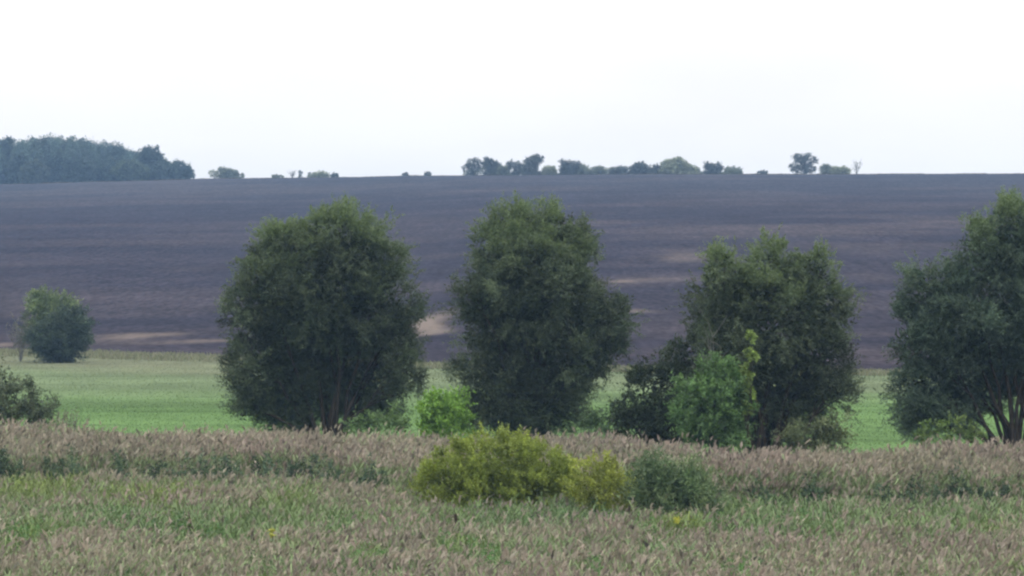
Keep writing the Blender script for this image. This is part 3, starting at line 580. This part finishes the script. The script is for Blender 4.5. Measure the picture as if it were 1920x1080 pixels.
reed_plants('marsh_reeds', 'shorter mixed reeds and grasses filling the foreground', X[sel], Y[sel], Hh[sel], pl[sel], g[sel], yl[sel], r2)

# leafy herbs between them
def herbs(name, label, spots, cols, r, cat='undergrowth', leaf=(.12, .07)):
    P, D, K = [], [], []
    for (x, y, z, a, b, c, n, col) in spots:
        u = unit(r.normal(size=(n, 3))) * r.uniform(.3, 1.05, (n, 1)) ** .6; u[:, 2] = np.abs(u[:, 2]) * 1.0 - .1
        bump_ = 1 + .3 * np.sin(u[:, 0] * 6 + x) * np.sin(u[:, 2] * 7 + y)
        P.append(np.array([x, y, z]) + u * bump_[:, None] * [a, b, c]); D.append(unit(u * .5 + r.normal(size=(n, 3)) * .8)); K.append(np.tile(col, (n, 1)) * np.clip(1 + r.normal(size=(n, 1)) * .2, .5, 1.6))
    P = np.concatenate(P); V, Fc, K = leaves(P, np.concatenate(D), r.uniform(.7, 1.3, len(P)) * leaf[0], leaf[1], np.concatenate(K), r)
    o = mesh_obj(name, V, Fc, M_leaf, K); tag(o, label, cat, kind='stuff')
r3 = np.random.default_rng(9); sp_ = []
dk = [(20, 30), (130, 35), (100, 20), (345, 25), (385, 25), (440, 28), (470, 22), (560, 25), (590, 30), (520, 20), (235, 18), (640, 20), (700, 18), (1420, 16), (1530, 18), (1640, 22), (1690, 35), (1740, 18), (1815, 25), (1850, 30), (10, 20), (300, 15)]
for px, wx in dk:
    for q in range(r3.integers(2, 7)):
        p_ = px + r3.uniform(-wx, wx); Yq = 148. if px < 750 else 134.; x = (p_ - 960) / F * Yq; y = float(front(np.array([x]))[0]) - r3.uniform(-.4, 1.3)
        sp_.append((x, y, .3, r3.uniform(.3, .6), .4, r3.uniform(.9, 2.0), 700, np.array([.045, .072, .040]) * r3.uniform(.6, 1.6)))
herbs('nettles', 'dark green nettle clumps along the foot of the tall reeds', sp_, None, r3)
sp_ = []
for i in range(420):
    x = r3.uniform(-26, 26); y = r3.uniform(86, 146); j = r3.random(); c = np.array([.055, .10, .038]) if j < .6 else (np.array([.12, .16, .05]) if j < .85 else np.array([.05, .075, .04]))
    f = fbm(np.array([x / 3.2]), np.array([y / 5]), 81)[0]
    if f < .48: continue
    sp_.append((x, y, .2, r3.uniform(.15, .45), r3.uniform(.2, .5), r3.uniform(.85, 1.2), 260, c * r3.uniform(.8, 1.3)))
for (px, py, wx, wy, a, b, c, hh) in LP:
    if a > .7 or b > .6:
        for q in range(12):
            x, y = top_at(px + r3.uniform(-wx, wx), py + r3.uniform(-wy, wy)); col = np.array([.15, .20, .045]) if b > .6 else np.array([.06, .12, .036]) * (1 + b)
            sp_.append((x, y, .2, r3.uniform(.2, .5), r3.uniform(.3, .7), r3.uniform(.95, 1.25), 300, col * r3.uniform(.8, 1.2)))
herbs('leafy_herbs', 'fresh green leafy herbs scattered through the foreground reeds', sp_, None, r3, 'herbs', (.1, .055))

# brown seed stalks and yellow flowers that stand out one by one
def dock(px, py, h, label, seed):
    r = np.random.default_rng(seed); x, y = top_at(px, py, h); b = np.array([x, y, 0.]); root = thing('dock_plant', label, 'plant', tuple(b), 'brown seed stalks in the foreground')
    e = np.array([r.normal(0, .06), 0, h]); p = curve([0, 0, 0], e, 0, 6, .03); parts = [tube(p, np.linspace(.014, .006, 6), 5)]
    for k in range(5): s = p[3] + (p[5] - p[3]) * k / 5; q = s + unit(np.array([r.normal(), r.normal() * .6, 2.2])) * .2; parts.append(tube([s, (s + q) / 2, q], [.008, .006, .004], 4))
    V, Fc = join(parts); mesh_obj('stalk', V, Fc, M_dock, None, root, smooth=True)
    n = 900; t = r.random(n); P = p[3] + (p[5] - p[3]) * t[:, None] + tg(r, (n, 3)) * (.06 * (1.15 - t))[:, None]
    V, Fc, K = leaves(P, unit(r.normal(size=(n, 3)) + [0, 0, .6]), .05, .035, np.tile([.085, .06, .04], (n, 1)) * r.uniform(.6, 1.5, (n, 1)), r); mesh_obj('seed_head', V, Fc, M_leaf, K, root)
M_dock = noise_mat('dock_stalk', (.03, .018, .012), (.06, .04, .025), 9)
for i, (px, py, h, lb) in enumerate([(357, 972, 1.42, 'dark brown seed stalk standing among the left foreground reeds'), (853, 965, 1.4, 'brown seed stalk below the left end of the large yellow shrub')]):
    dock(px, py, h, lb, 300 + i)
def flower(px, py, label, seed, n=3):
    r = np.random.default_rng(seed); x, y = top_at(px, py, 1.4); root = thing('yellow_flower', label, 'flower', (x, y, 0)); parts = []; P = []
    for k in range(n): q = np.array([r.normal(0, .1), r.normal(0, .08), 1.4 + r.normal(0, .05)]); parts.append(tube(curve([0, 0, 0], q, 0, 4, .04), [.008] * 4, 4)); P.append(q + r.normal(size=(30, 3)) * [.045, .045, .03])
    V, Fc = join(parts); mesh_obj('stem', V, Fc, M_green, None, root, smooth=True)
    P = np.concatenate(P); V, Fc, K = leaves(P, unit(r.normal(size=P.shape) + [0, 0, .5]), .07, .05, np.tile([.33, .34, .06], (len(P), 1)), r); mesh_obj('blossom', V, Fc, M_leaf, K, root)
M_green = noise_mat('green_stem', (.05, .08, .03), (.08, .12, .04), 9)
flower(515, 998, 'single spot of yellow flowers in the left foreground', 401); flower(1268, 972, 'yellow flowers below the dark green shrub', 402, 2)

# ------------------------------------------------------------------ meadow grass blades and the ragged strip by the plough
r4 = np.random.default_rng(12); n = 170000
Y = 172 + (r4.random(n) ** 1.25) * 250; X = r4.uniform(-1, 1, n) * Y * .155; ok = (Y < border(X) + .5); X, Y = X[ok], Y[ok]
col = meadow_col(X, Y) * np.clip(1 + r4.normal(size=(len(X), 1)) * .08, .5, 1.6)
t = border(X) - Y; left = 1 - sstep(-38, 0, X); hgt = .035 + .2 * r4.random(len(X)) * (1 - sstep(0, 30, t)) + .04 * r4.random(len(X))
V, Fc, K = blades(np.stack([X, Y, land(X, Y)], -1), hgt, r4.normal(0, .3, (len(X), 2)), .05, col * 1.08, r4, .2)
o = mesh_obj('meadow_grass', V, Fc, M_grass, K); tag(o, 'short green grass growing on the meadow behind the willows', 'grass', kind='stuff')
n = 26000; X = r4.uniform(-80, 75, n); t = r4.random(n) ** 1.6 * 9 * (1 + (1 - sstep(-38, 0, X))); Y = border(X) - t + r4.normal(0, .5, n)
hgt = (.3 + .45 * fbm(X / 3, Y / 3, 91)) * r4.uniform(.6, 1.25, n)
col = np.array([.165, .158, .105]) * (1 - (q := r4.random((n, 1)) * .7)) + np.array([.12, .15, .065]) * q
V, Fc, K = blades(np.stack([X, Y, land(X, Y)], -1), hgt, r4.normal(0, .25, (n, 2)), .07, col * np.clip(1 + r4.normal(size=(n, 1)) * .18, .5, 1.5), r4, .3)
o = mesh_obj('dry_grass', V, Fc, M_grass, K); tag(o, 'straw coloured rough grass strip along the foot of the ploughed field', 'grass', kind='stuff')

n = 9000; X = r4.uniform(-190, 190, n); kx = np.linspace(-190, 190, 60); kd = np.array([skyline(v * 1350 / 1370)[1] for v in kx]); Y = np.interp(X, kx, kd) + r4.normal(0, 3, n)
hgt = .12 + .5 * fbm(X / 5, X * 0, 95) ** 2 * r4.uniform(.4, 1.6, n)
V, Fc, K = blades(np.stack([X, Y, land(X, Y)], -1), hgt, r4.normal(0, .3, (n, 2)), .2, np.tile([.09, .08, .055], (n, 1)) * r4.uniform(.6, 1.4, (n, 1)), r4, .3)
o = mesh_obj('crest_weeds', V, Fc, M_grass, K); tag(o, 'thin brown weeds along the crest of the ploughed hill', 'weeds', kind='stuff')

n = 26000; px = r4.uniform(868, 1392, n); kx = np.linspace(860, 1400, 40); kd = np.array([crest_at(v)[1] for v in kx]); Y = np.interp(px, kx, kd) + r4.uniform(2, 9, n); X = (px - 960) / F * Y
top = 2.3 * sstep(.25, .8, fbm(X / 4, X * 0 + 2, 97)) * np.where((px > 1312) & (px < 1318), .3, 1) + .5
P = np.stack([X, Y, land(X, Y) + top * r4.random(n)], -1); V, Fc, K = leaves(P, unit(r4.normal(size=(n, 3)) + [0, 0, .4]), .26, .15, (np.array([.10, .125, .085]) * (.7 + .6 * fbm(X / 6, X * 0, 99))[:, None]) * r4.uniform(.8, 1.2, (n, 1)), r4)
o = mesh_obj('hedge_undergrowth', V, Fc, M_leaf, K); tag(o, 'low hazy undergrowth joining the trees of the long skyline row', 'undergrowth', kind='stuff')

# ------------------------------------------------------------------ the air
me = bpy.data.meshes.new('haze'); x0, x1, y0, y1, z0, z1 = -3200, 3200, -600, 4200, -30, 62
me.from_pydata([(x0, y0, z0), (x1, y0, z0), (x1, y1, z0), (x0, y1, z0), (x0, y0, z1), (x1, y0, z1), (x1, y1, z1), (x0, y1, z1)], [],
               [(0, 3, 2, 1), (4, 5, 6, 7), (0, 1, 5, 4), (1, 2, 6, 5), (2, 3, 7, 6), (3, 0, 4, 7)])
hz = bpy.data.objects.new('haze', me); sc.collection.objects.link(hz)
m, n_, l_ = new_mat('haze_air'); pv = n_.new('ShaderNodeVolumePrincipled'); pv.inputs['Color'].default_value = (.38, .62, 1, 1); pv.inputs['Density'].default_value = .00014
oo = n_.new('ShaderNodeOutputMaterial'); l_.new(pv.outputs[0], oo.inputs['Volume']); me.materials.append(m)
tag(hz, 'thin bluish haze in the air over the whole valley', 'haze', kind='stuff')
tot = sum(len(o.data.polygons) for o in sc.objects if o.type == 'MESH'); print('faces', tot)
